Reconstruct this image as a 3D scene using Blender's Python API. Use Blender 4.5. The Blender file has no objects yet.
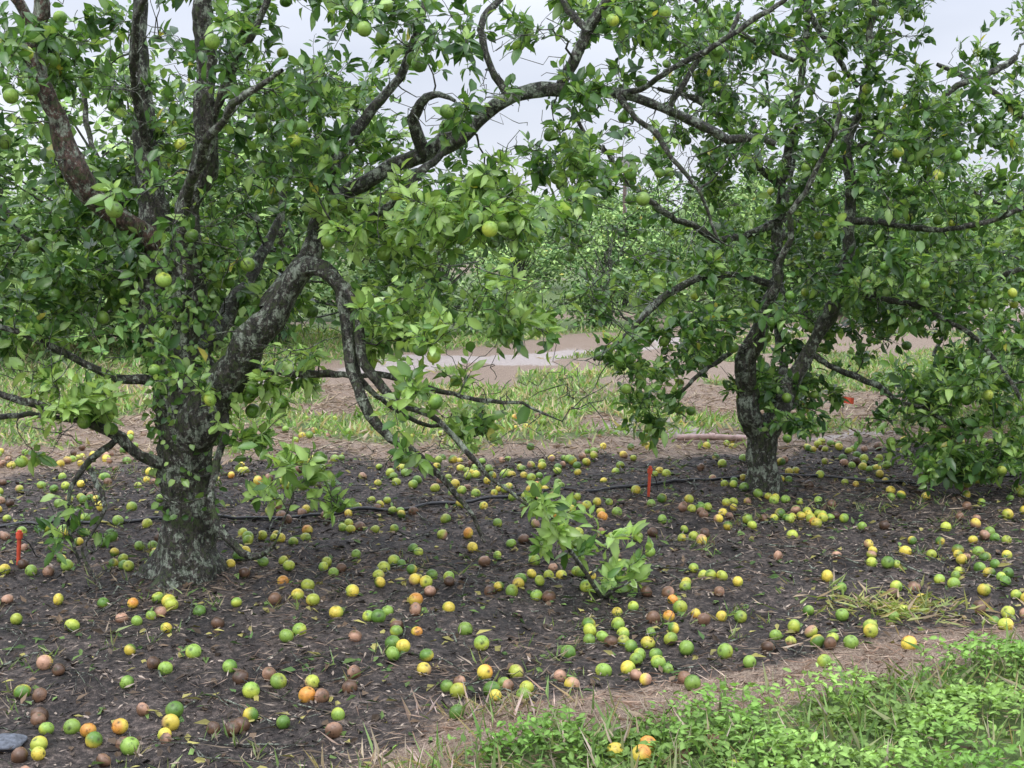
import bpy, math, random, bmesh
import numpy as np
from mathutils import Vector
rng=np.random.default_rng(11)
random.seed(5)
scene=bpy.context.scene
COL=scene.collection

# ---------------------------------------------------------------- helpers
def vn(x,y,s,seed=0):
    x=np.asarray(x,float)/s+seed*13.7; y=np.asarray(y,float)/s+seed*7.3
    xi=np.floor(x); yi=np.floor(y); fx=x-xi; fy=y-yi
    fx=fx*fx*(3-2*fx); fy=fy*fy*(3-2*fy)
    def h(i,j):
        v=np.sin(i*127.1+j*311.7+seed*74.7)*43758.5453
        return v-np.floor(v)
    return (h(xi,yi)*(1-fx)+h(xi+1,yi)*fx)*(1-fy)+(h(xi,yi+1)*(1-fx)+h(xi+1,yi+1)*fx)*fy
def sstep(a,b,x):
    t=np.clip((x-a)/(b-a),0,1); return t*t*(3-2*t)
def height(x,y):
    x=np.asarray(x,float); y=np.asarray(y,float)
    d=np.sqrt(x*x+y*y)
    fade=1-sstep(25,45,d)
    near=1-sstep(12,16,d)
    z=(vn(x,y,1.3,1)-.5)*.10+(vn(x,y,.42,2)-.5)*.045
    z=z*fade+near*((vn(x,y,.15,3)-.5)*.026+(vn(x,y,.07,4)-.5)*.018)
    return z

def mesh_obj(name,V,polys,mat,col=None,parent=None,smooth=False,mats=None):
    V=np.asarray(V,np.float32)
    me=bpy.data.meshes.new(name)
    me.vertices.add(len(V)); me.vertices.foreach_set("co",V.ravel())
    loops=np.concatenate([p.ravel() for p in polys]).astype(np.int32)
    tot=np.concatenate([np.full(len(p),p.shape[1],np.int32) for p in polys])
    st=np.concatenate([[0],np.cumsum(tot)[:-1]]).astype(np.int32)
    me.loops.add(len(loops)); me.loops.foreach_set("vertex_index",loops)
    me.polygons.add(len(tot)); me.polygons.foreach_set("loop_start",st)
    me.polygons.foreach_set("loop_total",tot)
    me.polygons.foreach_set("use_smooth",np.full(len(tot),smooth,bool))
    if col is not None:
        a=me.color_attributes.new("Col","FLOAT_COLOR","POINT")
        c=np.ones((len(V),4),np.float32); c[:,:3]=col
        a.data.foreach_set("color",c.ravel())
    me.update(calc_edges=True); me.validate()
    if mat: me.materials.append(mat)
    ob=bpy.data.objects.new(name,me); COL.objects.link(ob)
    if parent: ob.parent=parent
    return ob
def empty(name,loc=(0,0,0)):
    e=bpy.data.objects.new(name,None); e.location=loc; e.empty_display_size=.2
    COL.objects.link(e); return e
def nrm(a): return a/np.maximum(np.linalg.norm(a,axis=-1,keepdims=True),1e-9)

# ---------------------------------------------------------------- leaves
LT=np.array([[0,0,0],[-.46,.3,.16],[-.40,.68,.14],[0,1,0],[.40,.68,.14],[.46,.3,.16],[0,.3,0],[0,.68,0]],float)
LQ=np.array([[1,6,7,2],[5,4,7,6]]); LTRI=np.array([[0,6,1],[2,7,3],[0,5,6],[4,3,7]])
BT=np.array([[0,0,0],[-.5,.35,.1],[0,1,0],[.5,.35,.1]],float); BTRI=np.array([[0,2,1],[0,3,2]])
def leaf_arrays(P,D,N,L,W,C,curl=.25,simple=False):
    P=np.asarray(P);n=len(P)
    Y=nrm(np.asarray(D)); X=nrm(np.cross(Y,N)); Z=np.cross(X,Y)
    T=BT if simple else LT
    t=np.repeat(T[None],n,0)
    cu=(rng.normal(curl,.18,n))[:,None]
    fold=rng.uniform(.3,1.6,n)[:,None]
    tx=t[:,:,0]*W[:,None]; ty=t[:,:,1]*L[:,None]; tz=t[:,:,2]*W[:,None]*fold-cu*L[:,None]*t[:,:,1]**2
    V=P[:,None]+X[:,None]*tx[...,None]+Y[:,None]*ty[...,None]+Z[:,None]*tz[...,None]
    k=len(T)
    off=(np.arange(n)*k)[:,None,None]
    C=np.repeat(C[:,None],k,1)
    if not simple:
        C=C.copy(); C[:,6:8]*=1.3; C[:,3]*=.85
        C=C*rng.uniform(.85,1.15,(n,k,1))
    if simple: pol=[(BTRI[None]+off).reshape(-1,3)]
    else: pol=[(LQ[None]+off).reshape(-1,4),(LTRI[None]+off).reshape(-1,3)]
    return V.reshape(-1,3),pol,C.reshape(-1,3)

# ---------------------------------------------------------------- tubes
class Tubes:
    def __init__(s): s.V=[];s.F=[];s.C=[];s.n=0
    def add(s,P,R,k=6,rough=.0,flare=False,tint=0.):
        P=np.asarray(P,float);R=np.asarray(R,float);n=len(P)
        if n<2: return
        T=nrm(np.gradient(P,axis=0))
        up=np.array([0,1,0.]) if abs(T[0,1])<.8 else np.array([1.,0,0])
        a=np.cross(T[0],up); a/=np.linalg.norm(a)
        A=np.empty((n,3));
        for i in range(n):
            a=a-T[i]*a.dot(T[i]); a/=max(np.linalg.norm(a),1e-9); A[i]=a
        B=np.cross(T,A)
        th=np.arange(k)/k*2*math.pi
        rr=np.repeat(R[:,None],k,1)
        if rough>0:
            L=np.concatenate([[0],np.cumsum(np.linalg.norm(np.diff(P,axis=0),axis=1))])
            ph=rng.uniform(0,9)
            m=(np.sin(3*th[None]+L[:,None]*9+ph)*.5+np.sin(5*th[None]-L[:,None]*14+2*ph)*.35+np.sin(2*th[None]+L[:,None]*23)*.35+np.sin(9*th[None]+L[:,None]*5)*.25)
            m+=rng.normal(0,.3,m.shape)
            rr=rr*(1+rough*m)
            if flare:
                f=np.exp(-L/.11)[:,None]
                rr=rr*(1+f*(.22*np.cos(5*th[None]+.6)+.14*np.cos(3*th[None]+2)))
        V=P[:,None]+A[:,None]*(np.cos(th)[None,:,None]*rr[...,None])+B[:,None]*(np.sin(th)[None,:,None]*rr[...,None])
        i=np.arange(n-1)[:,None]; j=np.arange(k)[None]; j2=(j+1)%k
        F=np.stack([i*k+j,i*k+j2,(i+1)*k+j2,(i+1)*k+j],-1).reshape(-1,4)+s.n
        s.V.append(V.reshape(-1,3)); s.F.append(F); s.C.append(np.full((n*k,3),tint)); s.n+=n*k
    def obj(s,name,mat,parent=None):
        return mesh_obj(name,np.concatenate(s.V),[np.concatenate(s.F)],mat,np.concatenate(s.C),parent,True)

def spline(pts,step=.045):
    pts=np.asarray(pts,float); out=[]
    Q=np.vstack([2*pts[0]-pts[1],pts,2*pts[-1]-pts[-2]])
    for i in range(1,len(Q)-2):
        p0,p1,p2,p3=Q[i-1],Q[i],Q[i+1],Q[i+2]
        m=max(2,int(np.linalg.norm((p2-p1)[:3])/step))
        t=(np.arange(m)/m)[:,None]
        out.append(.5*((2*p1)+(-p0+p2)*t+(2*p0-5*p1+4*p2-p3)*t*t+(-p0+3*p1-3*p2+p3)*t**3))
    out.append(pts[-1:]); return np.vstack(out)

# ---------------------------------------------------------------- materials
def newmat(name):
    m=bpy.data.materials.new(name); m.use_nodes=True
    nt=m.node_tree; nt.nodes.clear()
    return m,nt,nt.nodes,nt.links
def N(ns,t,**kw):
    n=ns.new(t)
    for k,v in kw.items(): setattr(n,k,v)
    return n
def ramp(ns,stops):
    r=ns.new("ShaderNodeValToRGB"); e=r.color_ramp.elements
    while len(e)<len(stops): e.new(.5)
    for i,(p,c) in enumerate(stops):
        e[i].position=p; e[i].color=(c,c,c,1) if isinstance(c,(int,float)) else (*c,1)
    return r
def mat_leaf(name,trans=.3,rough=.38,spec=.5,back=1.15):
    m,nt,ns,lk=newmat(name)
    at=N(ns,"ShaderNodeAttribute",attribute_name="Col")
    tc=N(ns,"ShaderNodeNewGeometry")
    bk=N(ns,"ShaderNodeMix",data_type='RGBA',blend_type='MULTIPLY')
    lk.new(tc.outputs["Backfacing"],bk.inputs[0]); lk.new(at.outputs["Color"],bk.inputs[6]); bk.inputs[7].default_value=(back*1.1,back,back*1.35,1)
    p=N(ns,"ShaderNodeBsdfPrincipled"); p.inputs["Roughness"].default_value=rough
    p.inputs["Specular IOR Level"].default_value=spec
    lk.new(bk.outputs[2],p.inputs["Base Color"])
    if trans<=0:
        o=N(ns,"ShaderNodeOutputMaterial"); lk.new(p.outputs[0],o.inputs[0]); return m
    t=N(ns,"ShaderNodeBsdfTranslucent")
    h2=N(ns,"ShaderNodeMix",data_type='RGBA',blend_type='MULTIPLY'); h2.inputs[0].default_value=1; h2.inputs[7].default_value=(1.6,1.5,.7,1)
    lk.new(at.outputs["Color"],h2.inputs[6]); lk.new(h2.outputs[2],t.inputs["Color"])
    mx=N(ns,"ShaderNodeMixShader"); mx.inputs[0].default_value=trans
    lk.new(p.outputs[0],mx.inputs[1]); lk.new(t.outputs[0],mx.inputs[2])
    o=N(ns,"ShaderNodeOutputMaterial"); lk.new(mx.outputs[0],o.inputs[0])
    return m
def mat_bark():
    m,nt,ns,lk=newmat("wet_bark")
    g=N(ns,"ShaderNodeNewGeometry")
    mp=N(ns,"ShaderNodeMapping"); mp.inputs["Scale"].default_value=(1,1,.35); lk.new(g.outputs["Position"],mp.inputs[0])
    n1=N(ns,"ShaderNodeTexNoise"); n1.inputs["Scale"].default_value=48; n1.inputs["Detail"].default_value=4; n1.inputs["Roughness"].default_value=.75
    lk.new(mp.outputs[0],n1.inputs["Vector"])
    r1=ramp(ns,[(.36,(.007,.006,.005)),(.5,(.031,.025,.021)),(.66,(.12,.10,.085))]); lk.new(n1.outputs["Fac"],r1.inputs[0])
    at=N(ns,"ShaderNodeAttribute",attribute_name="Col")
    red=N(ns,"ShaderNodeMix",data_type='RGBA'); lk.new(at.outputs["Fac"],red.inputs[0])
    r1b=ramp(ns,[(.38,(.012,.006,.005)),(.62,(.15,.08,.06))]); lk.new(n1.outputs["Fac"],r1b.inputs[0])
    lk.new(r1.outputs[0],red.inputs[6]); lk.new(r1b.outputs[0],red.inputs[7])
    n2=N(ns,"ShaderNodeTexNoise"); n2.inputs["Scale"].default_value=14; n2.inputs["Detail"].default_value=5; n2.inputs["Roughness"].default_value=.8
    lk.new(g.outputs["Position"],n2.inputs["Vector"])
    r2=ramp(ns,[(.515,0.),(.57,.95)]); lk.new(n2.outputs["Fac"],r2.inputs[0])
    r3=ramp(ns,[(.40,(.10,.125,.075)),(.60,(.38,.42,.33))]); lk.new(n1.outputs["Fac"],r3.inputs[0])
    mx=N(ns,"ShaderNodeMix",data_type='RGBA'); lk.new(r2.outputs[0],mx.inputs[0]); lk.new(red.outputs[2],mx.inputs[6]); lk.new(r3.outputs[0],mx.inputs[7])
    r4=ramp(ns,[(.40,.85),(.47,0.)]); lk.new(n2.outputs["Fac"],r4.inputs[0])
    m4=N(ns,"ShaderNodeMix",data_type='RGBA'); lk.new(r4.outputs[0],m4.inputs[0]); lk.new(mx.outputs[2],m4.inputs[6]); m4.inputs[7].default_value=(.055,.08,.022,1)
    p=N(ns,"ShaderNodeBsdfPrincipled"); p.inputs["Roughness"].default_value=.6
    lk.new(m4.outputs[2],p.inputs["Base Color"])
    b=N(ns,"ShaderNodeBump"); b.inputs["Strength"].default_value=1; b.inputs["Distance"].default_value=.03
    lk.new(n1.outputs["Fac"],b.inputs["Height"]); lk.new(b.outputs[0],p.inputs["Normal"])
    o=N(ns,"ShaderNodeOutputMaterial"); lk.new(p.outputs[0],o.inputs[0])
    return m
def mat_col(name,rough=.7,spec=.3,nscale=60,bump=.3,lo=.7,hi=1.3,dist=.003,tex=True):
    m,nt,ns,lk=newmat(name)
    at=N(ns,"ShaderNodeAttribute",attribute_name="Col")
    p=N(ns,"ShaderNodeBsdfPrincipled"); p.inputs["Roughness"].default_value=rough; p.inputs["Specular IOR Level"].default_value=spec
    if tex:
        g=N(ns,"ShaderNodeNewGeometry")
        no=N(ns,"ShaderNodeTexNoise"); no.inputs["Scale"].default_value=nscale; no.inputs["Detail"].default_value=5; no.inputs["Roughness"].default_value=.7
        lk.new(g.outputs["Position"],no.inputs["Vector"])
        r=ramp(ns,[(.34,lo),(.43,.95),(.68,hi)]); lk.new(no.outputs["Fac"],r.inputs[0])
        mu=N(ns,"ShaderNodeMix",data_type='RGBA',blend_type='MULTIPLY'); mu.inputs[0].default_value=1
        lk.new(at.outputs["Color"],mu.inputs[6]); lk.new(r.outputs[0],mu.inputs[7])
        lk.new(mu.outputs[2],p.inputs["Base Color"])
        b=N(ns,"ShaderNodeBump"); b.inputs["Strength"].default_value=bump; b.inputs["Distance"].default_value=dist
        lk.new(no.outputs["Fac"],b.inputs["Height"]); lk.new(b.outputs[0],p.inputs["Normal"])
    else: lk.new(at.outputs["Color"],p.inputs["Base Color"])
    o=N(ns,"ShaderNodeOutputMaterial"); lk.new(p.outputs[0],o.inputs[0])
    return m
def mat_plain(name,c,rough=.5,metal=0,var=.25,scale=25):
    m,nt,ns,lk=newmat(name)
    g=N(ns,"ShaderNodeNewGeometry"); no=N(ns,"ShaderNodeTexNoise"); no.inputs["Scale"].default_value=scale; no.inputs["Detail"].default_value=5
    lk.new(g.outputs["Position"],no.inputs["Vector"])
    r=ramp(ns,[(.3,tuple(x*(1-var) for x in c)),(.7,tuple(x*(1+var) for x in c))]); lk.new(no.outputs["Fac"],r.inputs[0])
    p=N(ns,"ShaderNodeBsdfPrincipled"); p.inputs["Roughness"].default_value=rough; p.inputs["Metallic"].default_value=metal
    lk.new(r.outputs[0],p.inputs["Base Color"])
    o=N(ns,"ShaderNodeOutputMaterial"); lk.new(p.outputs[0],o.inputs[0]); return m

M_leaf=mat_leaf("citrus_leaf",trans=.33,rough=.30,spec=.55)
M_leaf_far=mat_leaf("distant_leaf",trans=0,rough=.5,spec=.4)
M_grass=mat_leaf("weed_leaf",trans=.25,rough=.55,spec=.3,back=1.05)
M_bark=mat_bark()
M_litter=mat_col("plant_litter",rough=.75,tex=False)
M_fruit=mat_col("citrus_fruit",rough=.36,spec=.45,nscale=60,bump=.3,lo=.4,hi=1.15,dist=.003)

# ---------------------------------------------------------------- ground
def zones(x,y):
    x=np.asarray(x,float); y=np.asarray(y,float)
    w=(vn(x,y,.8,21)-.5)*.5+(vn(x,y,.25,22)-.5)*.3
    fe=y-(5.06+.50*x)+w*.75
    be=(10.75+.14*x)-y+w*1.6
    soil=sstep(-.12,.16,fe)*sstep(-.4,.4,be)
    ge=(4.80+.47*x)-y+w*.6
    gfront=sstep(-.06,.16,ge)*sstep(-.25,.35,x+w*.7+.1)
    al=sstep(.2,1.2,-be)
    gal=al*sstep(.46,.66,vn(x,y,1.6,31)*.5+vn(x,y,.5,32)*.5)
    px=y-(18.1+.92*x)
    track=sstep(1.0,.3,np.abs(px+w*2.2))*sstep(10.5,12,y)*sstep(.2,.55,vn(x,y,1.1,38)+.1)
    far=sstep(1.2,2.4,px)
    gal=np.maximum(gal,far*.85*sstep(.1,.5,vn(x,y,2.2,35)))*(1-track)
    grass=np.maximum(gfront,gal)
    pale=sstep(.5,.1,np.hypot((x-2.2)/1.6,(y-12.0)/.7)-.6)*.7
    track=np.maximum(track,pale*sstep(.4,.6,vn(x,y,.3,40)))
    return soil,grass*(1-soil),track*(1-soil)
def axis(segs):
    o=[]
    for a,b,s in segs: o.append(np.arange(a,b,s))
    o.append([segs[-1][1]]); return np.concatenate(o)
gx=axis([(-400,-60,40),(-60,-14,4),(-14,-5.5,.25),(-5.5,6,.042),(6,14,.25),(14,60,4),(60,400,40)])
gy=axis([(-60,-4,4),(-4,3.4,.3),(3.4,11.6,.042),(11.6,22,.12),(22,40,.8),(40,100,6),(100,900,50)])
X,Y=np.meshgrid(gx,gy); Z=height(X,Y)
V=np.stack([X,Y,Z],-1).reshape(-1,3)
nx,ny=len(gx),len(gy)
i=np.arange(ny-1)[:,None]; j=np.arange(nx-1)[None]
F=np.stack([i*nx+j,i*nx+j+1,(i+1)*nx+j+1,(i+1)*nx+j],-1).reshape(-1,4)
s_,g_,t_=zones(V[:,0],V[:,1])
def mat_ground():
    m,nt,ns,lk=newmat("grove_floor")
    at=N(ns,"ShaderNodeAttribute",attribute_name="Col"); sp=N(ns,"ShaderNodeSeparateColor"); lk.new(at.outputs["Color"],sp.inputs[0])
    g=N(ns,"ShaderNodeNewGeometry")
    def noise(s,d=6,r=.65):
        n=N(ns,"ShaderNodeTexNoise"); n.inputs["Scale"].default_value=s; n.inputs["Detail"].default_value=d; n.inputs["Roughness"].default_value=r
        lk.new(g.outputs["Position"],n.inputs["Vector"]); return n
    a=noise(26,4,.85); b=noise(2.6,3); c=noise(130,2,.7)
    soil=ramp(ns,[(.34,(.014,.012,.011)),(.48,(.040,.033,.030)),(.58,(.092,.075,.066)),(.7,(.21,.17,.145))]); lk.new(a.outputs["Fac"],soil.inputs[0])
    soft=N(ns,"ShaderNodeMix",data_type='RGBA',blend_type='MULTIPLY'); soft.inputs[0].default_value=1
    rb=ramp(ns,[(.35,(.5,.5,.5)),(.65,(1.55,1.48,1.42))]); lk.new(b.outputs["Fac"],rb.inputs[0]); lk.new(soil.outputs[0],soft.inputs[6]); lk.new(rb.outputs[0],soft.inputs[7])
    straw=ramp(ns,[(.3,(.09,.062,.045)),(.5,(.25,.18,.13)),(.7,(.46,.36,.28))]); lk.new(c.outputs["Fac"],straw.inputs[0])
    grass=ramp(ns,[(.3,(.05,.075,.022)),(.6,(.13,.19,.055)),(.75,(.24,.24,.12))]); lk.new(a.outputs["Fac"],grass.inputs[0])
    track=ramp(ns,[(.3,(.28,.23,.205)),(.7,(.50,.44,.41))]); lk.new(a.outputs["Fac"],track.inputs[0])
    def edge(sock):
        ad=N(ns,"ShaderNodeMath",operation='ADD'); lk.new(sock,ad.inputs[0])
        s2=N(ns,"ShaderNodeMath",operation='MULTIPLY_ADD'); lk.new(a.outputs["Fac"],s2.inputs[0]); s2.inputs[1].default_value=1.8; s2.inputs[2].default_value=-.9
        lk.new(s2.outputs[0],ad.inputs[1]); r=ramp(ns,[(.35,0.),(.65,1.)]); lk.new(ad.outputs[0],r.inputs[0]); return r
    last=straw.outputs[0]
    for sock,cc in ((sp.outputs[1],grass.outputs[0]),(sp.outputs[2],track.outputs[0]),(sp.outputs[0],soft.outputs[2])):
        mx=N(ns,"ShaderNodeMix",data_type='RGBA'); e=edge(sock); lk.new(e.outputs[0],mx.inputs[0]); lk.new(last,mx.inputs[6]); lk.new(cc,mx.inputs[7]); last=mx.outputs[2]
    p=N(ns,"ShaderNodeBsdfPrincipled"); lk.new(last,p.inputs["Base Color"])
    p.inputs["Roughness"].default_value=.72
    p.inputs["Specular IOR Level"].default_value=.35
    bu=N(ns,"ShaderNodeBump"); bu.inputs["Strength"].default_value=1; bu.inputs["Distance"].default_value=.03
    lk.new(a.outputs["Fac"],bu.inputs["Height"])
    lk.new(bu.outputs[0],p.inputs["Normal"])
    o=N(ns,"ShaderNodeOutputMaterial"); lk.new(p.outputs[0],o.inputs[0]); return m
mesh_obj("ground",V,[F],mat_ground(),np.stack([s_,g_,t_],-1),smooth=True)

# ---------------------------------------------------------------- trees
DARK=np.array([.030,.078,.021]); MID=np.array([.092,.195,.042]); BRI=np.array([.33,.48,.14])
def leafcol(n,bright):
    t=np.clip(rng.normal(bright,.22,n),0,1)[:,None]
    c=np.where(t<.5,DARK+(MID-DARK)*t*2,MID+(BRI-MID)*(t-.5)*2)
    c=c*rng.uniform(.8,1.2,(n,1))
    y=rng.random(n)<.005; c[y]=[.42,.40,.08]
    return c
def sphere_t(k=14,m=9):
    v=[[0,0,1]]
    for a in range(1,m):
        ph=math.pi*a/m
        for b in range(k):
            th=2*math.pi*b/k; v.append([math.sin(ph)*math.cos(th),math.sin(ph)*math.sin(th),math.cos(ph)])
    v.append([0,0,-1]); v=np.array(v); q=[];t=[]
    for b in range(k): t.append([0,1+b,1+(b+1)%k])
    for a in range(m-2):
        for b in range(k):
            q.append([1+a*k+b,1+(a+1)*k+b,1+(a+1)*k+(b+1)%k,1+a*k+(b+1)%k])
    l=len(v)-1
    for b in range(k): t.append([l,1+(m-2)*k+(b+1)%k,1+(m-2)*k+b])
    return v,np.array(q),np.array(t)
SV,SQ,ST=sphere_t()
GREEN=np.array([.10,.20,.03]); LG=np.array([.23,.36,.06]); YG=np.array([.42,.48,.065]); YEL=np.array([.68,.53,.075]); ORA=np.array([.70,.31,.06]); BRO=np.array([.18,.10,.058]); PIN=np.array([.44,.25,.16])
def fruit_obj(name,P,R,kinds,parent=None):
    Vs=[];Q=[];T=[];C=[];n=0
    pal={0:(GREEN,LG),1:(LG,YG),2:(YG,YEL),3:(YEL,ORA),4:(BRO,PIN),5:(BRO*.45,BRO),6:(PIN,YEL),7:(GREEN,YEL),8:(YG,PIN),9:(GREEN*.9,GREEN*1.5)}
    for p,r,k in zip(P,R,kinds):
        q,_=np.linalg.qr(rng.normal(size=(3,3)))
        d=nrm(rng.normal(size=3)); a,b=pal[int(k)]
        sc=np.array([1,1,rng.uniform(.82,1.0)])
        v=SV*sc; v=v.copy(); v[0]*=.9; v[-1]*=.95
        if k in (4,5,8): v=v*(1-.25*np.clip((SV@d)-.2,0,1)[:,None])*(1+rng.normal(0,.025,(len(SV),1)))
        f=sstep(-.45+rng.uniform(-.4,.4),.55,SV@d)[:,None]
        c=(a*(1-f)+b*f)*rng.uniform(.75,1.15)*(1+rng.normal(0,.07,(len(SV),1)))
        c[0]=[.05,.06,.02]
        Vs.append(v@q.T*r+p); Q.append(SQ+n); T.append(ST+n); C.append(c); n+=len(SV)
    return mesh_obj(name,np.concatenate(Vs),[np.concatenate(Q),np.concatenate(T)],M_fruit,np.clip(np.concatenate(C),0,1),parent,True)

class Tree:
    def __init__(s,base,u,mirror=1,leafL=.075,rs=.95):
        s.base=np.array(base,float); s.u=u; s.mi=mirror; s.tb=Tubes(); s.nodes=np.zeros((0,3)); s.tan=np.zeros((0,3)); s.rad=np.zeros(0)
        s.leafL=leafL; s.LP=[];s.LD=[];s.LN=[];s.LL=[];s.LC=[]; s.tips=[]; s.rs=rs
    def w(s,x,z,d): return s.base+np.array([x*s.u*s.mi,d,z*s.u])
    def reg(s,P,R):
        s.nodes=np.vstack([s.nodes,P]); s.tan=np.vstack([s.tan,nrm(np.gradient(P,axis=0))]); s.rad=np.concatenate([s.rad,R])
    def limb(s,pts,trunk=False,tint=0.):
        A=np.array([[*s.w(x,z,d),r*s.u*(.95 if trunk else s.rs*(.72+.28*sstep(7,15,r)))] for x,z,d,r in pts])
        o=spline(A,.04 if not trunk else .025)
        P,R=o[:,:3],np.maximum(o[:,3],.002)
        if not trunk:
            n=len(P); kn=np.arange(0,n+4,4); off=rng.normal(0,.016,(len(kn),3)); off[0]=0
            P=P+np.stack([np.interp(np.arange(n),kn,off[:,c]) for c in range(3)],-1)+rng.normal(0,.0022,P.shape)
            kr=np.interp(np.arange(n),kn,rng.uniform(.82,1.25,len(kn))); R=R*kr
        s.tb.add(P,R,20 if trunk else (12 if R.max()>.04 else 8),.13 if trunk else .13,flare=trunk,tint=tint)
        a=int(len(P)*.8) if trunk else 0
        s.reg(P[a:],R[a:])
    def grow(s,t,rend=.0016,wild=1.):
        dd=np.linalg.norm(s.nodes-t,axis=1)
        cost=dd+np.clip(s.nodes[:,2]-t[2],0,9)*.25+(s.rad>.06)*.15
        k=int(np.argmin(cost)); p0=s.nodes[k]; L=dd[k]
        if L<.05: return None
        d=(t-p0)/L; side=rng.normal(0,1,3); side-=d*side.dot(d)
        tan=s.tan[k]*(1 if s.tan[k].dot(d)>-.2 else -1)
        m0=(d*.6+tan*.5+np.array([0,0,.25]))*L; m1=(d+nrm(side)*.5*wild+np.array([0,0,-.25*rng.random()]))*L
        n=max(4,int(L/.045)); q=np.linspace(0,1,n)[:,None]
        P=(2*q**3-3*q**2+1)*p0+(q**3-2*q**2+q)*m0+(-2*q**3+3*q**2)*t+(q**3-q**2)*m1
        P[1:]+=rng.normal(0,.009*wild,(n-1,3))
        r0=min(s.rad[k]*.7,.0026+.010*L**.9); r0=max(r0,rend*1.2)
        R=np.linspace(r0,rend,n)
        s.tb.add(P,R,5 if r0<.012 else 7,.08 if r0>.008 else 0)
        s.reg(P[1:],R[1:]); return P
    def twig_leaves(s,P,n,bright,spread=1.):
        L=np.concatenate([[0],np.cumsum(np.linalg.norm(np.diff(P,axis=0),axis=1))])
        span=min(L[-1],rng.uniform(.10,.28)); tt=L[-1]-span*rng.random(n)**1.3
        pos=np.stack([np.interp(tt,L,P[:,c]) for c in range(3)],-1)
        td=nrm(P[-1]-P[max(0,len(P)-4)])
        side=rng.normal(0,1,(n,3)); side-=td*(side@td)[:,None]; side=nrm(side)
        D=nrm(td*rng.uniform(.1,.9,(n,1))+side*rng.uniform(.5,1,(n,1))*spread+np.array([0,0,.12]))
        Nn=nrm(np.array([0,0,1.])+rng.normal(0,.6,(n,3))+np.array([0,-.35,0]))
        s.LP.append(pos+D*.008); s.LD.append(D); s.LN.append(Nn)
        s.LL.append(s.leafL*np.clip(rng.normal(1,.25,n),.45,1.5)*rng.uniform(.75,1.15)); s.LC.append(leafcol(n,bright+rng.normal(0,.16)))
    def crown(s,clumps,leafn=(9,17),bare=.15,mult=1.):
        T=[]
        for (x,z,rx,rz,dc,dr,n,br) in clumps:
            n=int(n*mult)
            m=max(4,n//7); cen=rng.normal(0,.52,(m,3))
            for _ in range(n):
                v=cen[rng.integers(m)]+rng.normal(0,.15,3)
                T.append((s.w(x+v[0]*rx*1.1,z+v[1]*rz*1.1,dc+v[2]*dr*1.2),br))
        order=rng.permutation(len(T))
        for i in order:
            t,br=T[i]
            if t[2]<.12: continue
            P=s.grow(t)
            if P is None: continue
            s.tips.append(P[-1])
            if rng.random()<bare: continue
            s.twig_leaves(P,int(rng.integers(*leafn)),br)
            for _ in range(int(rng.integers(1,3))):
                k=rng.integers(max(1,len(P)-6),len(P)); e=P[k]+nrm(nrm(rng.normal(0,1,3))+nrm(P[-1]-P[0])*.6+np.array([0,0,.2]))*rng.uniform(.08,.2)
                m=4; q=np.linspace(0,1,m)[:,None]; S=P[k]*(1-q)+e*q+rng.normal(0,.004,(m,3))
                s.tb.add(S,np.linspace(.002,.0012,m),4); s.twig_leaves(S,int(rng.integers(5,9)),br)
    def twigs(s,boxes):
        for (x,z,rx,rz,dc,dr,n) in boxes:
            for _ in range(n):
                P=s.grow(s.w(x+rng.normal(0,.5)*rx,z+rng.normal(0,.5)*rz,dc+rng.normal(0,.5)*dr),.0017,1.8)
                if P is not None and len(P)>4:
                    for _ in range(3):
                        k=rng.integers(2,len(P)); e=P[k]+nrm(rng.normal(0,1,3)+nrm(P[-1]-P[0])*.8)*rng.uniform(.08,.28); q=np.linspace(0,1,4)[:,None]
                        s.tb.add(P[k]*(1-q)+e*q+rng.normal(0,.008,(4,3)),np.linspace(.003,.0015,4),4)
    def finish(s,name,nf=40,vine=None,frloc=None):
        e=empty(name,tuple(s.base))
        objs=[s.tb.obj("trunk_and_limbs",M_bark)]
        P=np.concatenate(s.LP);L=np.concatenate(s.LL)
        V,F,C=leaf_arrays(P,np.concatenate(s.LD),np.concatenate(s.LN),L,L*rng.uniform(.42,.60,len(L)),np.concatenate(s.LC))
        objs.append(mesh_obj("foliage",V,F,M_leaf,C,smooth=True))
        if nf>0:
            tips=np.array(s.tips); idx=rng.choice(len(tips),min(nf,len(tips)),replace=False)
            FP=tips[idx]-np.array([0,0,.05])+rng.normal(0,.03,(len(idx),3))*np.array([1,1,.5])
            objs.append(fruit_obj("hanging_oranges",FP,rng.uniform(.030,.039,len(idx)),rng.choice([9,9,0,0,0,1],len(idx))))
        if vine:
            V,F,C=vine; objs.append(mesh_obj("climbing_vine",V,F,M_leaf,C,smooth=True))
        e_loc=Vector(s.base)
        for o in objs:
            o.parent=e; o.matrix_parent_inverse.translation=-e_loc
        return len(P)

# --- near left tree : drawn on a 5.2 mm grid from the trunk foot
zb=float(height(-1.71,7.16))
t1=Tree((-1.71,7.16,zb),.0052,1,.070)
t1.limb([(-2,-6,0,44),(0,10,0,37),(0,28,0,31),(4,70,0,27),(3,115,0,28),(6,160,0,31)],True)
A=[(4,145,.0,24),(-8,215,.05,20),(-20,285,.08,18),(-22,345,.1,15),(-35,455,.15,12),(-40,525,.2,10),(-36,600,.25,8),(-20,700,.3,5)]
B=[(8,145,.0,24),(12,215,.0,20),(12,275,.0,17),(14,345,-.05,14),(30,415,-.1,12),(38,475,-.12,11),(44,525,-.15,11),(48,600,-.2,9),(60,690,-.2,6)]
t1.limb(A); t1.limb(B)
t1.limb([(-22,330,.08,13),(-50,358,-.1,12),(-82,395,-.2,12),(-98,455,-.25,11),(-110,515,-.3,10),(-105,575,-.35,8),(-120,680,-.4,5)],tint=1.)
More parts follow.
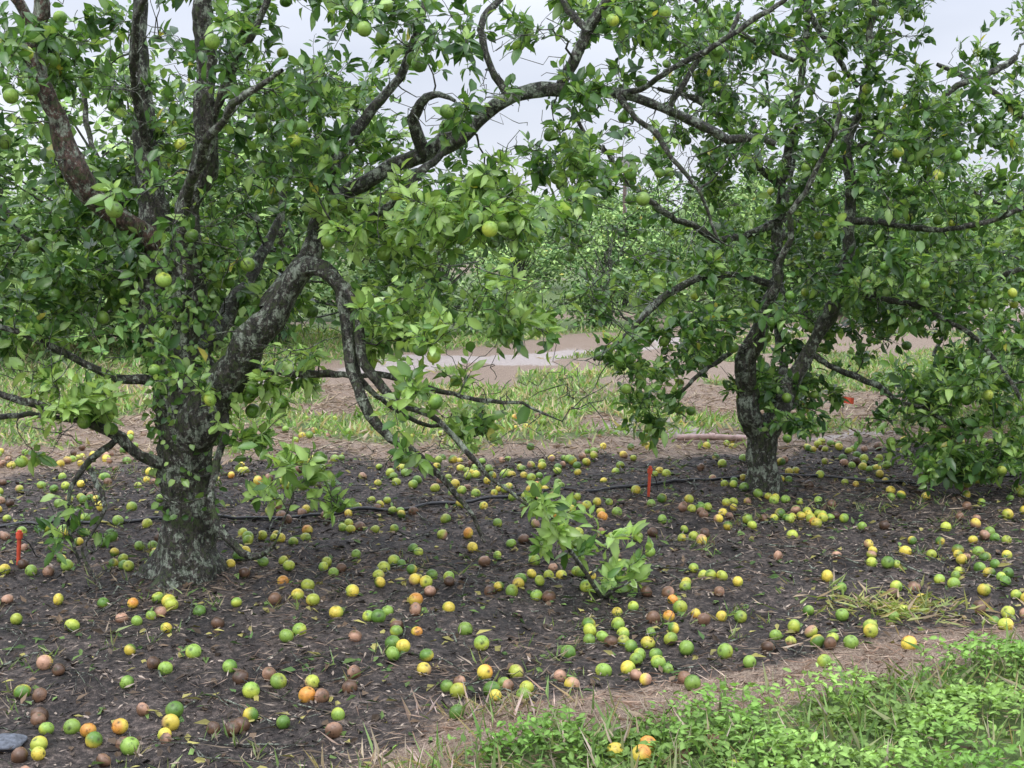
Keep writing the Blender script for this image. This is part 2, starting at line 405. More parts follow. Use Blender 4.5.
t1.limb([(-108,520,-.3,7),(-135,570,-.35,6),(-165,610,-.4,4)],tint=1.)
t1.limb([(8,135,-.03,23),(40,182,-.1,20),(70,225,-.15,18),(98,265,-.2,16),(118,300,-.25,12),(138,313,-.3,10),(160,303,-.35,9),(172,270,-.4,8),(185,215,-.5,7),(203,165,-.55,6),(245,140,-.6,4),(285,100,-.6,3),(300,60,-.6,2)])
t1.limb([(155,306,-.33,7),(178,285,-.45,6),(192,240,-.5,6),(222,190,-.6,5),(262,178,-.65,4),(310,130,-.7,3),(345,100,-.7,2)])
t1.limb([(172,272,-.4,6),(178,230,-.35,5),(205,190,-.3,4),(250,160,-.2,3),(290,165,-.2,2)])
t1.limb([(98,270,-.2,13),(125,320,0,12),(150,375,.1,11),(195,400,.15,10),(240,420,.2,11),(262,432,.2,13),(285,445,.2,10),(325,480,.2,9),(375,487,.25,9),(435,483,.3,8),(485,465,.3,7),(535,450,.4,6),(600,430,.5,4)])
t1.limb([(242,422,.2,9),(240,462,.1,8),(252,482,0,6),(275,470,-.1,3)])
t1.limb([(375,487,.25,7),(405,540,.2,7),(440,590,.1,6),(470,680,0,4)])
t1.limb([(405,540,.2,5),(370,600,.3,4),(350,680,.4,3)])
t1.limb([(325,480,.2,6),(300,545,.3,5),(330,600,.4,4),(345,680,.4,3)])
t1.limb([(150,372,.1,8),(160,430,.2,8),(205,490,.3,7),(240,560,.3,6),(262,660,.3,4)])
t1.limb([(485,465,.3,5),(520,510,.3,4),(560,560,.4,3)])
t1.limb([(435,483,.3,5),(480,500,.1,4),(540,530,0,4),(600,580,-.1,3)])
t1.limb([(435,483,.3,5),(470,440,.1,4),(500,400,0,3),(530,340,0,2)])
t1.limb([(270,440,.2,7),(240,400,.0,6),(200,360,-.1,6),(165,350,-.3,4)])
t1.limb([(-5,110,-.05,9),(-40,135,-.15,8),(-75,165,-.25,7),(-125,188,-.35,6),(-185,200,-.45,5),(-270,220,-.5,3)])
t1.limb([(-75,165,-.25,5),(-120,170,-.3,4),(-190,172,-.35,4),(-250,165,-.35,3)])
t1.limb([(-55,146,-.2,5),(-85,115,-.3,4),(-98,75,-.35,3),(-85,30,-.4,2)])
t1.limb([(-75,120,-.3,4),(-55,90,-.4,3),(-75,50,-.45,2),(-60,15,-.5,2)])
t1.limb([(-12,200,.0,8),(-60,205,-.1,6),(-110,235,-.2,5),(-170,262,-.3,4),(-260,300,-.4,3)])
t1.limb([(-18,270,.0,7),(-70,300,.2,6),(-130,310,.3,5),(-180,350,.4,4),(-240,400,.5,3)])
t1.limb([(45,178,-.1,6),(50,140,-.3,5),(48,100,-.4,5),(62,68,-.45,5),(85,50,-.5,4),(112,62,-.55,2)])
t1.limb([(65,210,-.1,6),(120,212,-.3,5),(175,215,-.4,4),(235,208,-.5,4),(290,195,-.5,3),(360,180,-.5,2)])
t1.limb([(32,430,-.1,7),(65,490,-.2,6),(95,540,-.3,5),(115,600,-.3,4),(125,680,-.3,3)])
t1.limb([(5,200,.1,12),(30,260,.5,10),(60,330,.9,8),(80,420,1.2,6),(90,520,1.4,4)])
t1.limb([(-12,260,.1,9),(-60,330,.6,7),(-120,400,1.0,5),(-160,500,1.2,4)])
t1.limb([(14,330,-.05,8),(40,400,-.5,6),(90,450,-.9,5),(140,480,-1.1,3)])
t1.limb([(-30,420,.1,7),(-20,500,-.3,6),(10,570,-.6,4)])
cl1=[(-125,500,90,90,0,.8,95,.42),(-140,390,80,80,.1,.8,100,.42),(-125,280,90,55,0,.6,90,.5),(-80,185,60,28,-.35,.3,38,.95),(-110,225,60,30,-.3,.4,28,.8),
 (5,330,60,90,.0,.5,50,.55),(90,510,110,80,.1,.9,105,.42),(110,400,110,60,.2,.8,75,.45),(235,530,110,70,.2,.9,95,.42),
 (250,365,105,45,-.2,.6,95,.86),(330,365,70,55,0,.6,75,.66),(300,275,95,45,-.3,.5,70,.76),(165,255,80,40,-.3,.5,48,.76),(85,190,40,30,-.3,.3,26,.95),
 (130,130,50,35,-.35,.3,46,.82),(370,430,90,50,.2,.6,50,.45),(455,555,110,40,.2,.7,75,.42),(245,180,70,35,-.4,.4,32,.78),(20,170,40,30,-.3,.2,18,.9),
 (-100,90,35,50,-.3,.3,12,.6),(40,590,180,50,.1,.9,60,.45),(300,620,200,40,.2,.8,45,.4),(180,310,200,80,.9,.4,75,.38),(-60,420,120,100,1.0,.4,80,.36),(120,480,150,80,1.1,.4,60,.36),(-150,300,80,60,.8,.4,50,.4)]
t1.crown(cl1,mult=.86,bare=.18)
t1.twigs([(250,150,90,50,-.5,.3,36),(-90,80,50,50,-.3,.3,36),(-100,220,80,60,-.2,.4,30),(330,200,90,60,-.3,.4,38),(200,430,200,120,-.2,.7,190),(440,480,150,90,.2,.5,140),(40,80,30,40,-.4,.2,8),(-40,480,180,90,-.2,.6,120),(420,330,90,90,0,.4,80),(120,300,120,80,-.4,.3,50)])
vp=[];vd=[];vnn=[]
for S_,lo,hi,cnt in ((A,0,4,620),(B,0,4,480)):
    o=spline(np.array([[*t1.w(x,z,d),r*.0052] for x,z,d,r in S_[lo:hi]]),.03)
    for _ in range(cnt):
        q=o[rng.integers(len(o))]; a=rng.uniform(0,2*math.pi) ; dn=np.array([math.cos(a),math.sin(a),0])
        vp.append(q[:3]+dn*(q[3]+rng.uniform(.005,.06))+rng.normal(0,.02,3)*np.array([0,0,1])); vd.append(nrm(dn*.3+np.array([rng.normal(0,.6),rng.normal(0,.3),-.4]))); vnn.append(nrm(dn+rng.normal(0,.35,3)))
for _ in range(90):
    a=rng.uniform(0,2*math.pi); dn=np.array([math.cos(a),math.sin(a),0]); z=rng.uniform(.35,.8)
    vp.append(t1.base+np.array([.02,0,z])+dn*.16); vd.append(nrm(dn*.3+np.array([rng.normal(0,.6),0,-.4]))); vnn.append(nrm(dn+rng.normal(0,.35,3)))
n=len(vp); Lv=rng.uniform(.03,.055,n)
vine=leaf_arrays(np.array(vp),np.array(vd),np.array(vnn),Lv,Lv*.8,leafcol(n,.62))
c1=t1.finish("orange_tree",260,vine)

# --- right tree, 6.9 mm grid
RL=[[(-3,55,0,12),(-20,87,-.05,12),(-23,127,-.1,10),(-10,167,-.1,9),(5,207,0,8),(10,267,.1,7),(20,337,.15,6),(35,420,.2,5),(40,520,.2,4)],
[(0,58,0,13),(20,92,.05,12),(45,137,.1,10),(70,197,.1,9),(85,267,.15,8),(80,337,.2,7),(95,407,.2,6),(105,487,.2,5),(110,580,.2,3)],
[(5,205,0,6),(-45,217,-.2,5),(-105,202,-.4,5),(-145,167,-.5,4),(-175,137,-.5,2)],
[(10,267,.1,6),(-45,250,.0,5),(-125,287,-.2,4),(-165,337,-.3,3),(-205,377,-.3,2)],
[(15,300,.1,6),(-25,337,0,5),(-65,377,-.1,5),(-115,397,-.2,3)],
[(68,195,.1,6),(135,187,-.1,5),(195,157,-.2,4),(235,97,-.3,3)],
[(82,337,.2,6),(165,387,0,5),(235,427,0,4)],
[(45,137,.1,5),(105,107,0,4),(165,77,-.1,3),(215,47,-.1,2)],
[(20,92,.1,8),(30,170,.6,6),(40,260,1.0,5),(60,360,1.2,3)],
[(-20,100,-.1,6),(-20,180,-.6,5),(0,280,-.9,4),(30,360,-1.1,3)],
[(90,400,.2,5),(40,460,.1,4),(0,540,0,3)],[(35,420,.2,4),(-30,450,.2,4),(-100,500,.2,3)],
[(85,267,.1,5),(150,260,-.4,4),(220,280,-.6,3)],[(-15,150,-.1,4),(-60,130,-.3,3),(-95,100,-.4,2)]]
zb=float(height(1.74,9.5))
t2=Tree((1.74,9.5,zb),.0069,1,.072,.9)
t2.limb([(-1,-5,0,25),(0,8,0,19),(-1,24,0,16),(-3,45,0,15),(-1,66,0,15)],True)
for l in RL: t2.limb(l)
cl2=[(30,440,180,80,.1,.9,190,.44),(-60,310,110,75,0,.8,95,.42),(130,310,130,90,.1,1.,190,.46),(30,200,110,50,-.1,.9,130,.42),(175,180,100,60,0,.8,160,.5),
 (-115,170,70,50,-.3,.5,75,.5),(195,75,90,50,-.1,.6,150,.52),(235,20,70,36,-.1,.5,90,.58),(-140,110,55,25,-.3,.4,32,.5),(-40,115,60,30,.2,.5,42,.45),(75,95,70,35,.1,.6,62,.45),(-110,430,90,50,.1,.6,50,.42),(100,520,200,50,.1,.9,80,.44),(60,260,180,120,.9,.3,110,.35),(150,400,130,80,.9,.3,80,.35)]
t2.crown(cl2,leafn=(9,17),bare=.15)
t2.twigs([(-80,330,120,80,-.1,.6,160),(60,300,120,100,-.4,.6,90),(-100,170,80,60,-.3,.4,44),(-20,130,80,40,0,.5,36),(30,460,150,80,-.1,.6,110)])
c2=t2.finish("orange_tree",300)
zb=float(height(5.3,12.0))
t3=Tree((5.3,12.0,zb),.0074,-1,.080,.9)
t3.limb([(-1,-5,0,24),(0,8,0,18),(-1,24,0,14),(-3,45,0,13),(-1,66,0,13)],True)
for l in RL: t3.limb(l)
t3.crown([(40,330,180,120,0,1.2,260,.45),(40,180,200,70,0,1.2,240,.45),(130,80,110,50,0,.8,130,.5),(-100,90,90,40,0,.7,20,.45)])
c3=t3.finish("orange_tree",80)

# ---------------------------------------------------------------- background grove
def bg_variant(seed,h):
    tb=Tubes(); tr=spline(np.array([[0,0,-.1],[.03,0,.3],[0,.02,.8],[.05,0,h*.75]]))
    tb.add(tr,np.linspace(.07,.02,len(tr)),8,.1)
    P=[];C=[]
    for b in range(36):
        a=rng.uniform(0,2*math.pi); r=rng.random()**.5*h*.42; z=rng.uniform(.08,.95)*h
        r*=math.sqrt(max(.1,1-((z/h-.45)/.62)**2)); c=np.array([math.cos(a)*r,math.sin(a)*r,z])
        tb.add(np.array([[0,0,.35+.3*z],c*.5+np.array([0,0,.25*z]),c]),[.02,.012,.005],5)
        n=int(rng.integers(80,140)); sz=rng.uniform(.22,.38)
        P.append(c+rng.normal(0,.5,(n,3))*sz); C.append(leafcol(n,rng.uniform(.35,.9)))
    P=np.concatenate(P);C=np.concatenate(C)*1.1;n=len(P)
    D=nrm(rng.normal(0,1,(n,3))+nrm(P-np.array([0,0,h*.4]))*.6); Nn=nrm(np.array([0,0,1.])+rng.normal(0,.6,(n,3)))
    L=rng.uniform(.08,.13,n)
    V,F,CC=leaf_arrays(P,D,Nn,L,L*.55,C,simple=True)
    Vt=np.concatenate(tb.V);Ft=np.concatenate(tb.F)
    me=mesh_obj("bgtmp",np.concatenate([V,Vt]),[F[0],Ft+len(V)],M_leaf_far,np.concatenate([CC,np.full((len(Vt),3),.03)]),smooth=False)
    d=me.data; d.materials.append(M_bark)
    mi=np.zeros(len(d.polygons),np.int32); mi[len(F[0]):]=1; d.polygons.foreach_set("material_index",mi)
    bpy.data.objects.remove(me); return d
variants=[bg_variant(s,2.5) for s in range(4)]
bg=empty("background_orange_grove")
for off,sp in ((21.8,2.5),(26.5,3.0),(33,3.6),(45,4.4),(62,5.6),(90,7),(130,8)):
    xr=off*.45+6
    x=-xr
    while x<xr:
        xx=x+rng.uniform(-.4,.4); yy=off+(.68*xx if off<60 else .3*xx)+rng.uniform(-.3,.3)
        x+=sp*.85
        if yy<12.5: continue
        if abs(yy-(18.1+.92*xx))<1.5 and off<30: continue
        o=bpy.data.objects.new("grove_tree",variants[rng.integers(4)]); COL.objects.link(o); o.parent=bg
        s=rng.uniform(.85,1.1)
        if off<30: s*=1.0+(.4 if xx<-3 else 0)+(.25 if xx>4.5 else 0)-(.15 if -2<xx<4 else 0)
        if off>55: s*=1.1+.08*(off/60)
        o.location=(xx,yy,float(height(xx,yy))); o.rotation_euler=(0,0,rng.uniform(0,6.3)); o.scale=(s*1.2,s*1.2,s)

# ---------------------------------------------------------------- fallen oranges
P=[]
def try_add(x,y,r,minf=1.75):
    for q in P:
        if (q[0]-x)**2+(q[1]-y)**2<((q[2]+r)*minf/2)**2: return False
    for bx,by,br in ((-1.71,7.16,.22),(1.74,9.5,.16)):
        if (x-bx)**2+(y-by)**2<br*br: return False
    P.append((x,y,r)); return True
def dens(x,y):
    s,g,t=zones(x,y)
    d=float(s)*(.22+1.2*float(sstep(.2,.8,vn(x,y,.7,55))))
    if y>9.2: d*=1.3
    if y<7: d*=1.5
    if x>0 and y<8.5: d*=1.2
    if y>11.2: d*=.5
    return d+float(1-s)*(.14 if 10<y<12.5 else .06)
c=0
while c<430:
    x=rng.uniform(-5,6); y=rng.uniform(4.6,12.6)
    if abs(x)>y*.48+.8: continue
    if rng.random()>dens(x,y): continue
    c+=1
    for _ in range(int(rng.choice([1,2,3,5,7,9],p=[.33,.22,.18,.14,.09,.04]))):
        try_add(x+rng.normal(0,.13),y+rng.normal(0,.13),rng.uniform(.026,.036))
for _ in range(240):
    x=rng.uniform(-5,6.5); y=rng.uniform(9.2,11.7)
    if rng.random()<dens(x,y)*.7: try_add(x,y,rng.uniform(.026,.035))
P=np.array(P); hz=height(P[:,0],P[:,1])
FP=np.stack([P[:,0],P[:,1],hz+P[:,2]*rng.uniform(.4,.9,len(P))],-1)
n=len(P); br=np.where((P[:,1]<6.8)&(P[:,0]<.3),.30,.18)
kin=rng.choice([0,1,2,3,7,6,8],n,p=[.16,.34,.26,.06,.10,.04,.04]); isb=rng.random(n)<br; kin[isb]=rng.choice([4,4,5],isb.sum())
fruit_obj("fallen_oranges",FP,P[:,2],kin)

# ---------------------------------------------------------------- ground cover
def scatter(n,x0,x1,y0,y1,fn):
    x=rng.uniform(x0,x1,n); y=rng.uniform(y0,y1,n); k=(rng.random(n)<fn(x,y))&(np.abs(x)<y*.45+.8); return x[k],y[k]
def flat_bits(name,sets,mat):
    Vs=[];Fs=[];Cs=[];n=0
    for (x,y,L,W,C,lift,tilt,curl) in sets:
        m=len(x); z=height(x,y)+lift
        a=rng.uniform(0,2*math.pi,m); D=np.stack([np.cos(a),np.sin(a),rng.normal(0,tilt,m)],-1)
        Nn=nrm(np.array([0,0,1.])+rng.normal(0,.35,(m,3)))
        V,F,CC=leaf_arrays(np.stack([x,y,z],-1),D,Nn,L,W,C,curl=curl,simple=True)
        Vs.append(V);Fs.append(F[0]+n);Cs.append(CC);n+=len(V)
    return mesh_obj(name,np.concatenate(Vs),[np.concatenate(Fs)],mat,np.clip(np.concatenate(Cs),0,1),smooth=False)
def pick(pal,n): 
    pal=np.array(pal); return pal[rng.integers(len(pal),size=n)]*rng.uniform(.6,1.3,(n,1))
soilf=lambda x,y: zones(x,y)[0]
strawf=lambda x,y: np.clip(1-zones(x,y)[0]-zones(x,y)[1]*.75-zones(x,y)[2],0,1)
x,y=scatter(64000,-5,6,4,11.5,soilf); m=len(x)
s1=(x,y,rng.uniform(.012,.055,m),rng.uniform(.003,.013,m),pick([[.03,.024,.021],[.07,.055,.047],[.13,.105,.088],[.24,.19,.15],[.36,.29,.23],[.03,.022,.018]],m),rng.uniform(.0,.014,m),.22,.05)
x,y=scatter(13000,-5,6,4,11.8,soilf); m=len(x)
s2=(x,y,rng.uniform(.035,.075,m),rng.uniform(.015,.033,m),pick([[.08,.055,.035],[.16,.11,.07],[.10,.075,.055],[.07,.13,.035],[.14,.22,.06],[.03,.024,.018],[.32,.29,.09]],m),rng.uniform(.004,.018,m),.3,.35)
flat_bits("soil_litter",[s1,s2],M_litter)
x,y=scatter(60000,-3,6,3.6,8.5,lambda x,y:strawf(x,y)*(y<5.6+.5*x)); m=len(x)
s3=(x,y,rng.uniform(.04,.13,m),rng.uniform(.002,.0045,m),pick([[.42,.29,.21],[.31,.20,.14],[.52,.40,.30],[.16,.115,.08]],m),rng.uniform(.002,.02,m),.15,.1)
x,y=scatter(50000,-7,8,10,15,lambda x,y:strawf(x,y)*.8); m=len(x)
s4=(x,y,rng.uniform(.06,.16,m),rng.uniform(.004,.010,m),pick([[.42,.31,.22],[.31,.22,.15],[.52,.43,.31],[.16,.125,.08]],m),rng.uniform(.002,.03,m),.3,.1)
x,y=scatter(50000,-5,6,4.2,11,lambda x,y:soilf(x,y)*sstep(.45,.75,vn(x,y,.5,77))*.85); m=len(x)
s5=(x,y,rng.uniform(.03,.12,m),rng.uniform(.002,.005,m),pick([[.28,.20,.15],[.18,.13,.095],[.38,.30,.22],[.10,.075,.058]],m),rng.uniform(.002,.02,m),.12,.1)
flat_bits("dead_straw",[s3,s4,s5],M_litter)
st=Tubes()
for _ in range(1500):
    x=rng.uniform(-5,6);y=rng.uniform(4.3,11.3)
    if rng.random()>soilf(x,y) or abs(x)>y*.48+1: continue
    L=rng.uniform(.06,.6)*rng.uniform(.3,1)+.05; a=rng.uniform(0,6.3); k=5
    q=np.linspace(0,1,k); bx=x+np.cos(a)*L*q+rng.normal(0,L*.05,k); by=y+np.sin(a)*L*q+rng.normal(0,L*.05,k)
    bz=height(bx,by)+.006+np.abs(rng.normal(0,.016,k))
    r=rng.uniform(.0015,.006); st.add(np.stack([bx,by,bz],-1),np.linspace(r,r*.4,k),5)
st.obj("fallen_twigs",M_bark)

gf=lambda x,y: zones(x,y)[1]*(y<7)
def weeds(name,sets,mat=M_grass):
    Vs=[];Fq=[];Ft=[];Cs=[];n=0
    for P,D,Nn,L,W,C,simple,curl in sets:
        V,F,CC=leaf_arrays(P,D,Nn,L,W,C,curl=curl,simple=simple)
        Vs.append(V);Cs.append(CC)
        if simple: Ft.append(F[0]+n)
        else: Fq.append(F[0]+n);Ft.append(F[1]+n)
        n+=len(V)
    pol=([np.concatenate(Fq)] if Fq else [])+[np.concatenate(Ft)]
    return mesh_obj(name,np.concatenate(Vs),pol,mat,np.clip(np.concatenate(Cs),0,1),smooth=False)
hgt=lambda x,y: .025+.15*sstep(.3,.8,vn(x,y,.28,61))*(.4+.6*vn(x,y,.1,67))
x,y=scatter(100000,-1,4.2,3.6,7.2,lambda x,y:gf(x,y)*(.15+.85*sstep(.25,.6,vn(x,y,.22,62)))); m=len(x)
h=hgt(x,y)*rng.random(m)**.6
P0=np.stack([x,y,height(x,y)+h],-1); a=rng.uniform(0,6.3,m)
D=np.stack([np.cos(a),np.sin(a),rng.uniform(-.1,.9,m)],-1); Nn=nrm(np.array([0,0,1.])+rng.normal(0,.4,(m,3)))
L=rng.uniform(.018,.045,m)
tone=(vn(x,y,.4,63)[:,None])
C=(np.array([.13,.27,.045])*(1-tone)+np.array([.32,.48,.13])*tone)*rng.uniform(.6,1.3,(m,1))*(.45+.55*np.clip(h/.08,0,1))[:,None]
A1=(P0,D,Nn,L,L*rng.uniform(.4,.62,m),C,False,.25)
x,y=scatter(18000,-1.5,4.2,3.6,7.2,lambda x,y:np.clip(gf(x,y)*(.3+.7*(vn(x,y,.5,64)>.5))+.10*(y<4.9+.5*x),0,1)); m=len(x)
a=rng.uniform(0,6.3,m); D=np.stack([np.cos(a)*.5,np.sin(a)*.5,rng.uniform(.4,1.2,m)],-1)
C=pick([[.15,.29,.06],[.22,.36,.09],[.32,.37,.15],[.48,.43,.27]],m)
A2=(np.stack([x,y,height(x,y)],-1),D,rng.normal(0,1,(m,3)),rng.uniform(.05,.15,m),rng.uniform(.003,.007,m),C,True,.3)
x,y=scatter(6000,-2.6,.3,4.2,5.2,lambda x,y:strawf(x,y)*sstep(.45,.7,vn(x,y,.3,66))); m=len(x)
a=rng.uniform(0,6.3,m); D=np.stack([np.cos(a)*.6,np.sin(a)*.6,rng.uniform(.2,1.1,m)],-1)
A3=(np.stack([x,y,height(x,y)],-1),D,rng.normal(0,1,(m,3)),rng.uniform(.04,.13,m),rng.uniform(.003,.006,m),pick([[.2,.32,.08],[.4,.36,.2],[.5,.42,.28]],m),True,.3)
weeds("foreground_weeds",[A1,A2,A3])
ga=lambda x,y: zones(x,y)[1]*(y>10)
x,y=scatter(120000,-9,11,10.5,22,lambda x,y:ga(x,y)*.8); m=len(x)
a=rng.uniform(0,6.3,m); D=np.stack([np.cos(a)*.6,np.sin(a)*.6,rng.uniform(.2,1.2,m)],-1)
tn=vn(x,y,.9,69)[:,None]
C=pick([[.16,.30,.06],[.23,.38,.10],[.32,.41,.15],[.46,.41,.23]],m)*(.7+.6*tn)
B1=(np.stack([x,y,height(x,y)],-1),D,rng.normal(0,1,(m,3)),rng.uniform(.04,.13,m)*(.6+.7*tn[:,0]),rng.uniform(.012,.034,m),C,True,.3)
weeds("alley_weeds",[B1])
x,y=scatter(2600,-5,6,4.3,11,lambda x,y:soilf(x,y)*sstep(.68,.8,vn(x,y,.45,91)));
P_=[];D_=[]
for xx,yy in zip(x,y):
    for _ in range(5):
        a=rng.uniform(0,6.3); P_.append([xx+rng.normal(0,.015),yy+rng.normal(0,.015),float(height(xx,yy))]); D_.append([math.cos(a)*.6,math.sin(a)*.6,rng.uniform(.3,1)])
m=len(P_); weeds("grass_sprigs",[(np.array(P_),np.array(D_),rng.normal(0,1,(m,3)),rng.uniform(.03,.09,m),rng.uniform(.003,.009,m),pick([[.14,.24,.06],[.26,.34,.11],[.32,.28,.16]],m),True,.3)])
P_=[];D_=[]
for _ in range(420):
    a=rng.uniform(0,6.3); r=abs(rng.normal(0,.17)); P_.append([1.78+math.cos(a)*r*1.7,6.35+math.sin(a)*r,float(height(1.78+math.cos(a)*r*1.7,6.35+math.sin(a)*r))+rng.uniform(0,.05)]); D_.append([rng.normal(0,1),rng.normal(0,1),rng.uniform(-.1,.5)])
m=len(P_); weeds("dry_weed_clump",[(np.array(P_),np.array(D_),rng.normal(0,1,(m,3)),rng.uniform(.04,.12,m),rng.uniform(.004,.018,m),pick([[.36,.40,.11],[.24,.33,.08],[.44,.37,.18]],m),True,.3)])

fb=Tree((.42,6.75,float(height(.42,6.75))),.0049,1,.078)
fb.limb([(8,-3,0,3),(-8,28,-.05,3),(-30,62,-.05,2.5),(-55,95,0,2),(-72,112,0,1.2)])
fb.limb([(8,0,0,3),(22,20,-.1,2),(38,28,-.1,1.4)]); fb.limb([(-8,28,-.05,2),(15,50,.0,1.6),(10,62,0,1.2)])
for q in ((-66,104,9),(-54,92,10),(-44,80,10),(-34,68,11),(-24,56,11),(-12,42,11),(2,24,11),(20,22,11),(34,28,10),(12,58,9),(-32,48,9),(10,8,9),(30,5,8)):
    for _ in range(4):
        P=fb.grow(fb.w(q[0]+rng.normal(0,12),q[1]+rng.normal(0,10),rng.normal(0,.08)))
        if P is not None: fb.tips.append(P[-1]); fb.twig_leaves(P,q[2],.88)
fb.finish("fallen_leafy_branch",0)

# ---------------------------------------------------------------- irrigation hose, stakes, flags, post
hp=[(-7,8.15),(-4,8.25),(-1.85,8.42),(-.52,8.82),(.4,9.2),(1.3,9.66),(2.2,9.9),(3.6,9.9),(7,11.2)]
o=spline(np.array([[x,y,0.] for x,y in hp]),.06); o[:,2]=height(o[:,0],o[:,1])+.018+.006*np.sin(np.arange(len(o))*.4)
tb=Tubes(); tb.add(o,np.full(len(o),.011),10); tb.obj("irrigation_hose",mat_plain("black_polyethylene",(.018,.018,.02),.35))
M_red=mat_plain("red_plastic",(.60,.085,.04),.5,var=.2); M_blk=mat_plain("black_plastic",(.02,.02,.02),.4)
def stake(x,y,h,rot):
    e=empty("irrigation_stake",(x,y,float(height(x,y))))
    t=Tubes(); t.add([[0,0,-.05],[0,0,h*.5],[0,0,h]],[.009,.011,.012],8,0); t.add([[0,0,h],[0,0,h+.004]],[.012,.0001],8); 
    a=t.obj("shaft",M_red,e)
    t=Tubes(); t.add([[0,0,h*.78],[0,0,h*.78+.03]],[.018,.018],10); t.add([[0,0,h*.78+.03],[0,0,h*.78+.031]],[.018,.0001],10); t.add([[-.018,0,h*.9],[.018,0,h*.9]],[.006,.006],8); t.obj("sprinkler_head",M_red,e)
    t=Tubes(); s=spline(np.array([[0,0,h*.8],[.05,.02,h*.6],[.09,.06,.03],[.12,.12,.015]]),.02); t.add(s,np.full(len(s),.003),6); t.obj("feed_tube",M_blk,e)
    e.rotation_euler=(.05,rot,.3)
stake(.91,9.17,.21,.03); stake(-2.66,7.36,.19,.08)
def flag(x,y,h):
    e=empty("red_marker_flag",(x,y,float(height(x,y))))
    t=Tubes(); t.add([[0,0,-.03],[0,0,h]],[.002,.002],6); t.obj("wire",M_blk,e)
    g=[];nn=6
    for i in range(nn):
        for j in range(4): g.append([.002+.10*i/(nn-1),.014*math.sin(i*1.3+j*.3),h-.06*j/3-.015*i/nn])
    f=np.array([[i*4+j,(i+1)*4+j,(i+1)*4+j+1,i*4+j+1] for i in range(nn-1) for j in range(3)])
    mesh_obj("flag",np.array(g),[f],M_red,None,e,True)
flag(2.6,12.6,.17); flag(3.08,12.9,.2)
t=Tubes(); zz=float(height(1.55,11.3)); t.add([[1.35,11.3,zz+.04],[1.6,11.28,zz+.05],[1.9,11.22,zz+.045]],[.025,.025,.025],14); t.add([[1.6,11.28,zz+.05],[1.62,11.29,zz+.05],[1.66,11.27,zz+.05]],[.031,.031,.031],14)
t.obj("broken_pipe",mat_plain("faded_pipe",(.42,.28,.25),.5))
px_,py_=2.45,30.6; e=empty("utility_post",(px_,py_,float(height(px_,py_))))
def box(name,c,s,mat,par,bev=.008):
    bm=bmesh.new(); bmesh.ops.create_cube(bm,size=1); bmesh.ops.scale(bm,vec=s,verts=bm.verts); bmesh.ops.bevel(bm,geom=bm.edges[:],offset=bev,segments=2,affect='EDGES'); bmesh.ops.translate(bm,vec=c,verts=bm.verts)
    me=bpy.data.meshes.new(name); bm.to_mesh(me); bm.free(); me.materials.append(mat); ob=bpy.data.objects.new(name,me); COL.objects.link(ob); ob.parent=par
M_wood=mat_plain("weathered_wood",(.20,.14,.12),.8); M_gry=mat_plain("grey_metal_box",(.34,.31,.31),.5)
box("post",(0,0,1.4),(.09,.09,2.8),M_wood,e); box("meter_box",(0,-.12,2.85),(.26,.14,.32),M_gry,e); box("box_hood",(0,-.13,3.025),(.32,.2,.025),M_gry,e,.004); box("conduit",(.03,-.065,1.9),(.03,.03,1.5),M_gry,e)
bm=bmesh.new(); bmesh.ops.create_icosphere(bm,subdivisions=4,radius=.075)
for v in bm.verts:
    k=1+.25*math.sin(v.co.x*40+1)*math.cos(v.co.y*33)+.1*math.sin(v.co.z*60); v.co*=k; v.co.z*=.4
me=bpy.data.meshes.new("stone"); bm.to_mesh(me); bm.free(); me.materials.append(mat_plain("grey_stone",(.10,.11,.13),.8,scale=60,var=.5)); ob=bpy.data.objects.new("stone",me); COL.objects.link(ob); ob.location=(-1.83,4.86,float(height(-1.83,4.86))+.01)

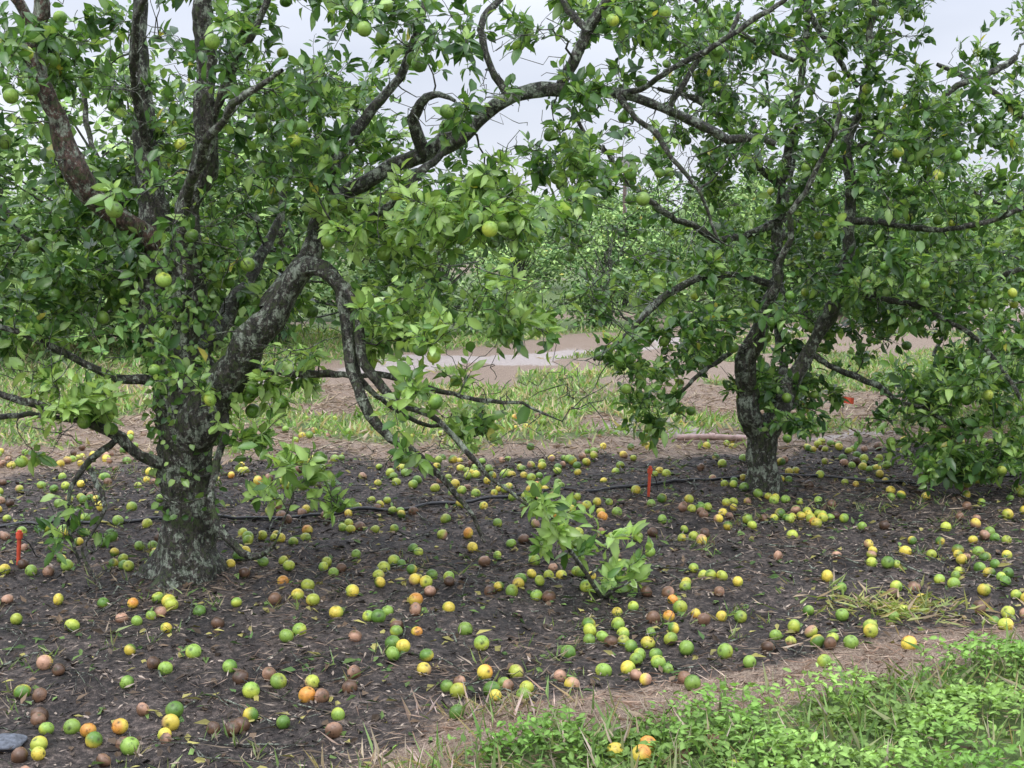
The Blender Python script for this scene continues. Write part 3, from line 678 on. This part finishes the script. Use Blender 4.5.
# ---------------------------------------------------------------- light
w=bpy.data.worlds.new("World"); scene.world=w; w.use_nodes=True; ns=w.node_tree.nodes; lk=w.node_tree.links; ns.clear()
sky=N(ns,"ShaderNodeTexSky",sky_type='NISHITA',sun_disc=False); sky.sun_elevation=math.radians(58); sky.sun_rotation=math.radians(200)
tc=N(ns,"ShaderNodeTexCoord"); mp=N(ns,"ShaderNodeMapping"); mp.inputs["Scale"].default_value=(1,1,3); lk.new(tc.outputs["Generated"],mp.inputs[0])
no=N(ns,"ShaderNodeTexNoise"); no.inputs["Scale"].default_value=3; no.inputs["Detail"].default_value=4; lk.new(mp.outputs[0],no.inputs["Vector"])
cr=ramp(ns,[(.3,(4.8,5.15,6.1)),(.7,(6.7,6.95,7.7))]); lk.new(no.outputs["Fac"],cr.inputs[0])
# overcast luminance: dim at the horizon, about three times brighter at the zenith
sx=N(ns,"ShaderNodeSeparateXYZ"); lk.new(tc.outputs["Generated"],sx.inputs[0])
mr=N(ns,"ShaderNodeMapRange"); mr.inputs[1].default_value=.12; mr.inputs[2].default_value=1; mr.inputs[3].default_value=1; mr.inputs[4].default_value=3.4; lk.new(sx.outputs[2],mr.inputs[0])
vm=N(ns,"ShaderNodeVectorMath",operation='SCALE'); lk.new(cr.outputs[0],vm.inputs[0]); lk.new(mr.outputs[0],vm.inputs["Scale"])
mx=N(ns,"ShaderNodeMix",data_type='RGBA'); mx.inputs[0].default_value=.92; lk.new(sky.outputs[0],mx.inputs[6]); lk.new(vm.outputs[0],mx.inputs[7])
bgn=N(ns,"ShaderNodeBackground"); bgn.inputs[1].default_value=.145; lk.new(mx.outputs[2],bgn.inputs[0])
ow=N(ns,"ShaderNodeOutputWorld"); lk.new(bgn.outputs[0],ow.inputs[0])
sl=bpy.data.lights.new("sun","SUN"); sl.energy=1.4; sl.angle=math.radians(25); sl.color=(1,.98,.95)
so=bpy.data.objects.new("sun",sl); COL.objects.link(so)
el=math.radians(58); az=math.radians(200)
d=Vector((math.sin(az)*math.cos(el),math.cos(az)*math.cos(el),math.sin(el)))
so.rotation_euler=d.to_track_quat('Z','Y').to_euler(); so.location=(0,-5,10)

cam=bpy.data.cameras.new("camera"); cam.lens=49.2; cam.sensor_width=36; cam.clip_end=2000; cam.clip_start=.05
co=bpy.data.objects.new("camera",cam); COL.objects.link(co); co.location=(0,0,1.9); co.rotation_euler=(math.radians(90-7.1),0,0)
scene.camera=co
scene.view_settings.view_transform='Standard'; scene.view_settings.look='None'; scene.view_settings.exposure=0
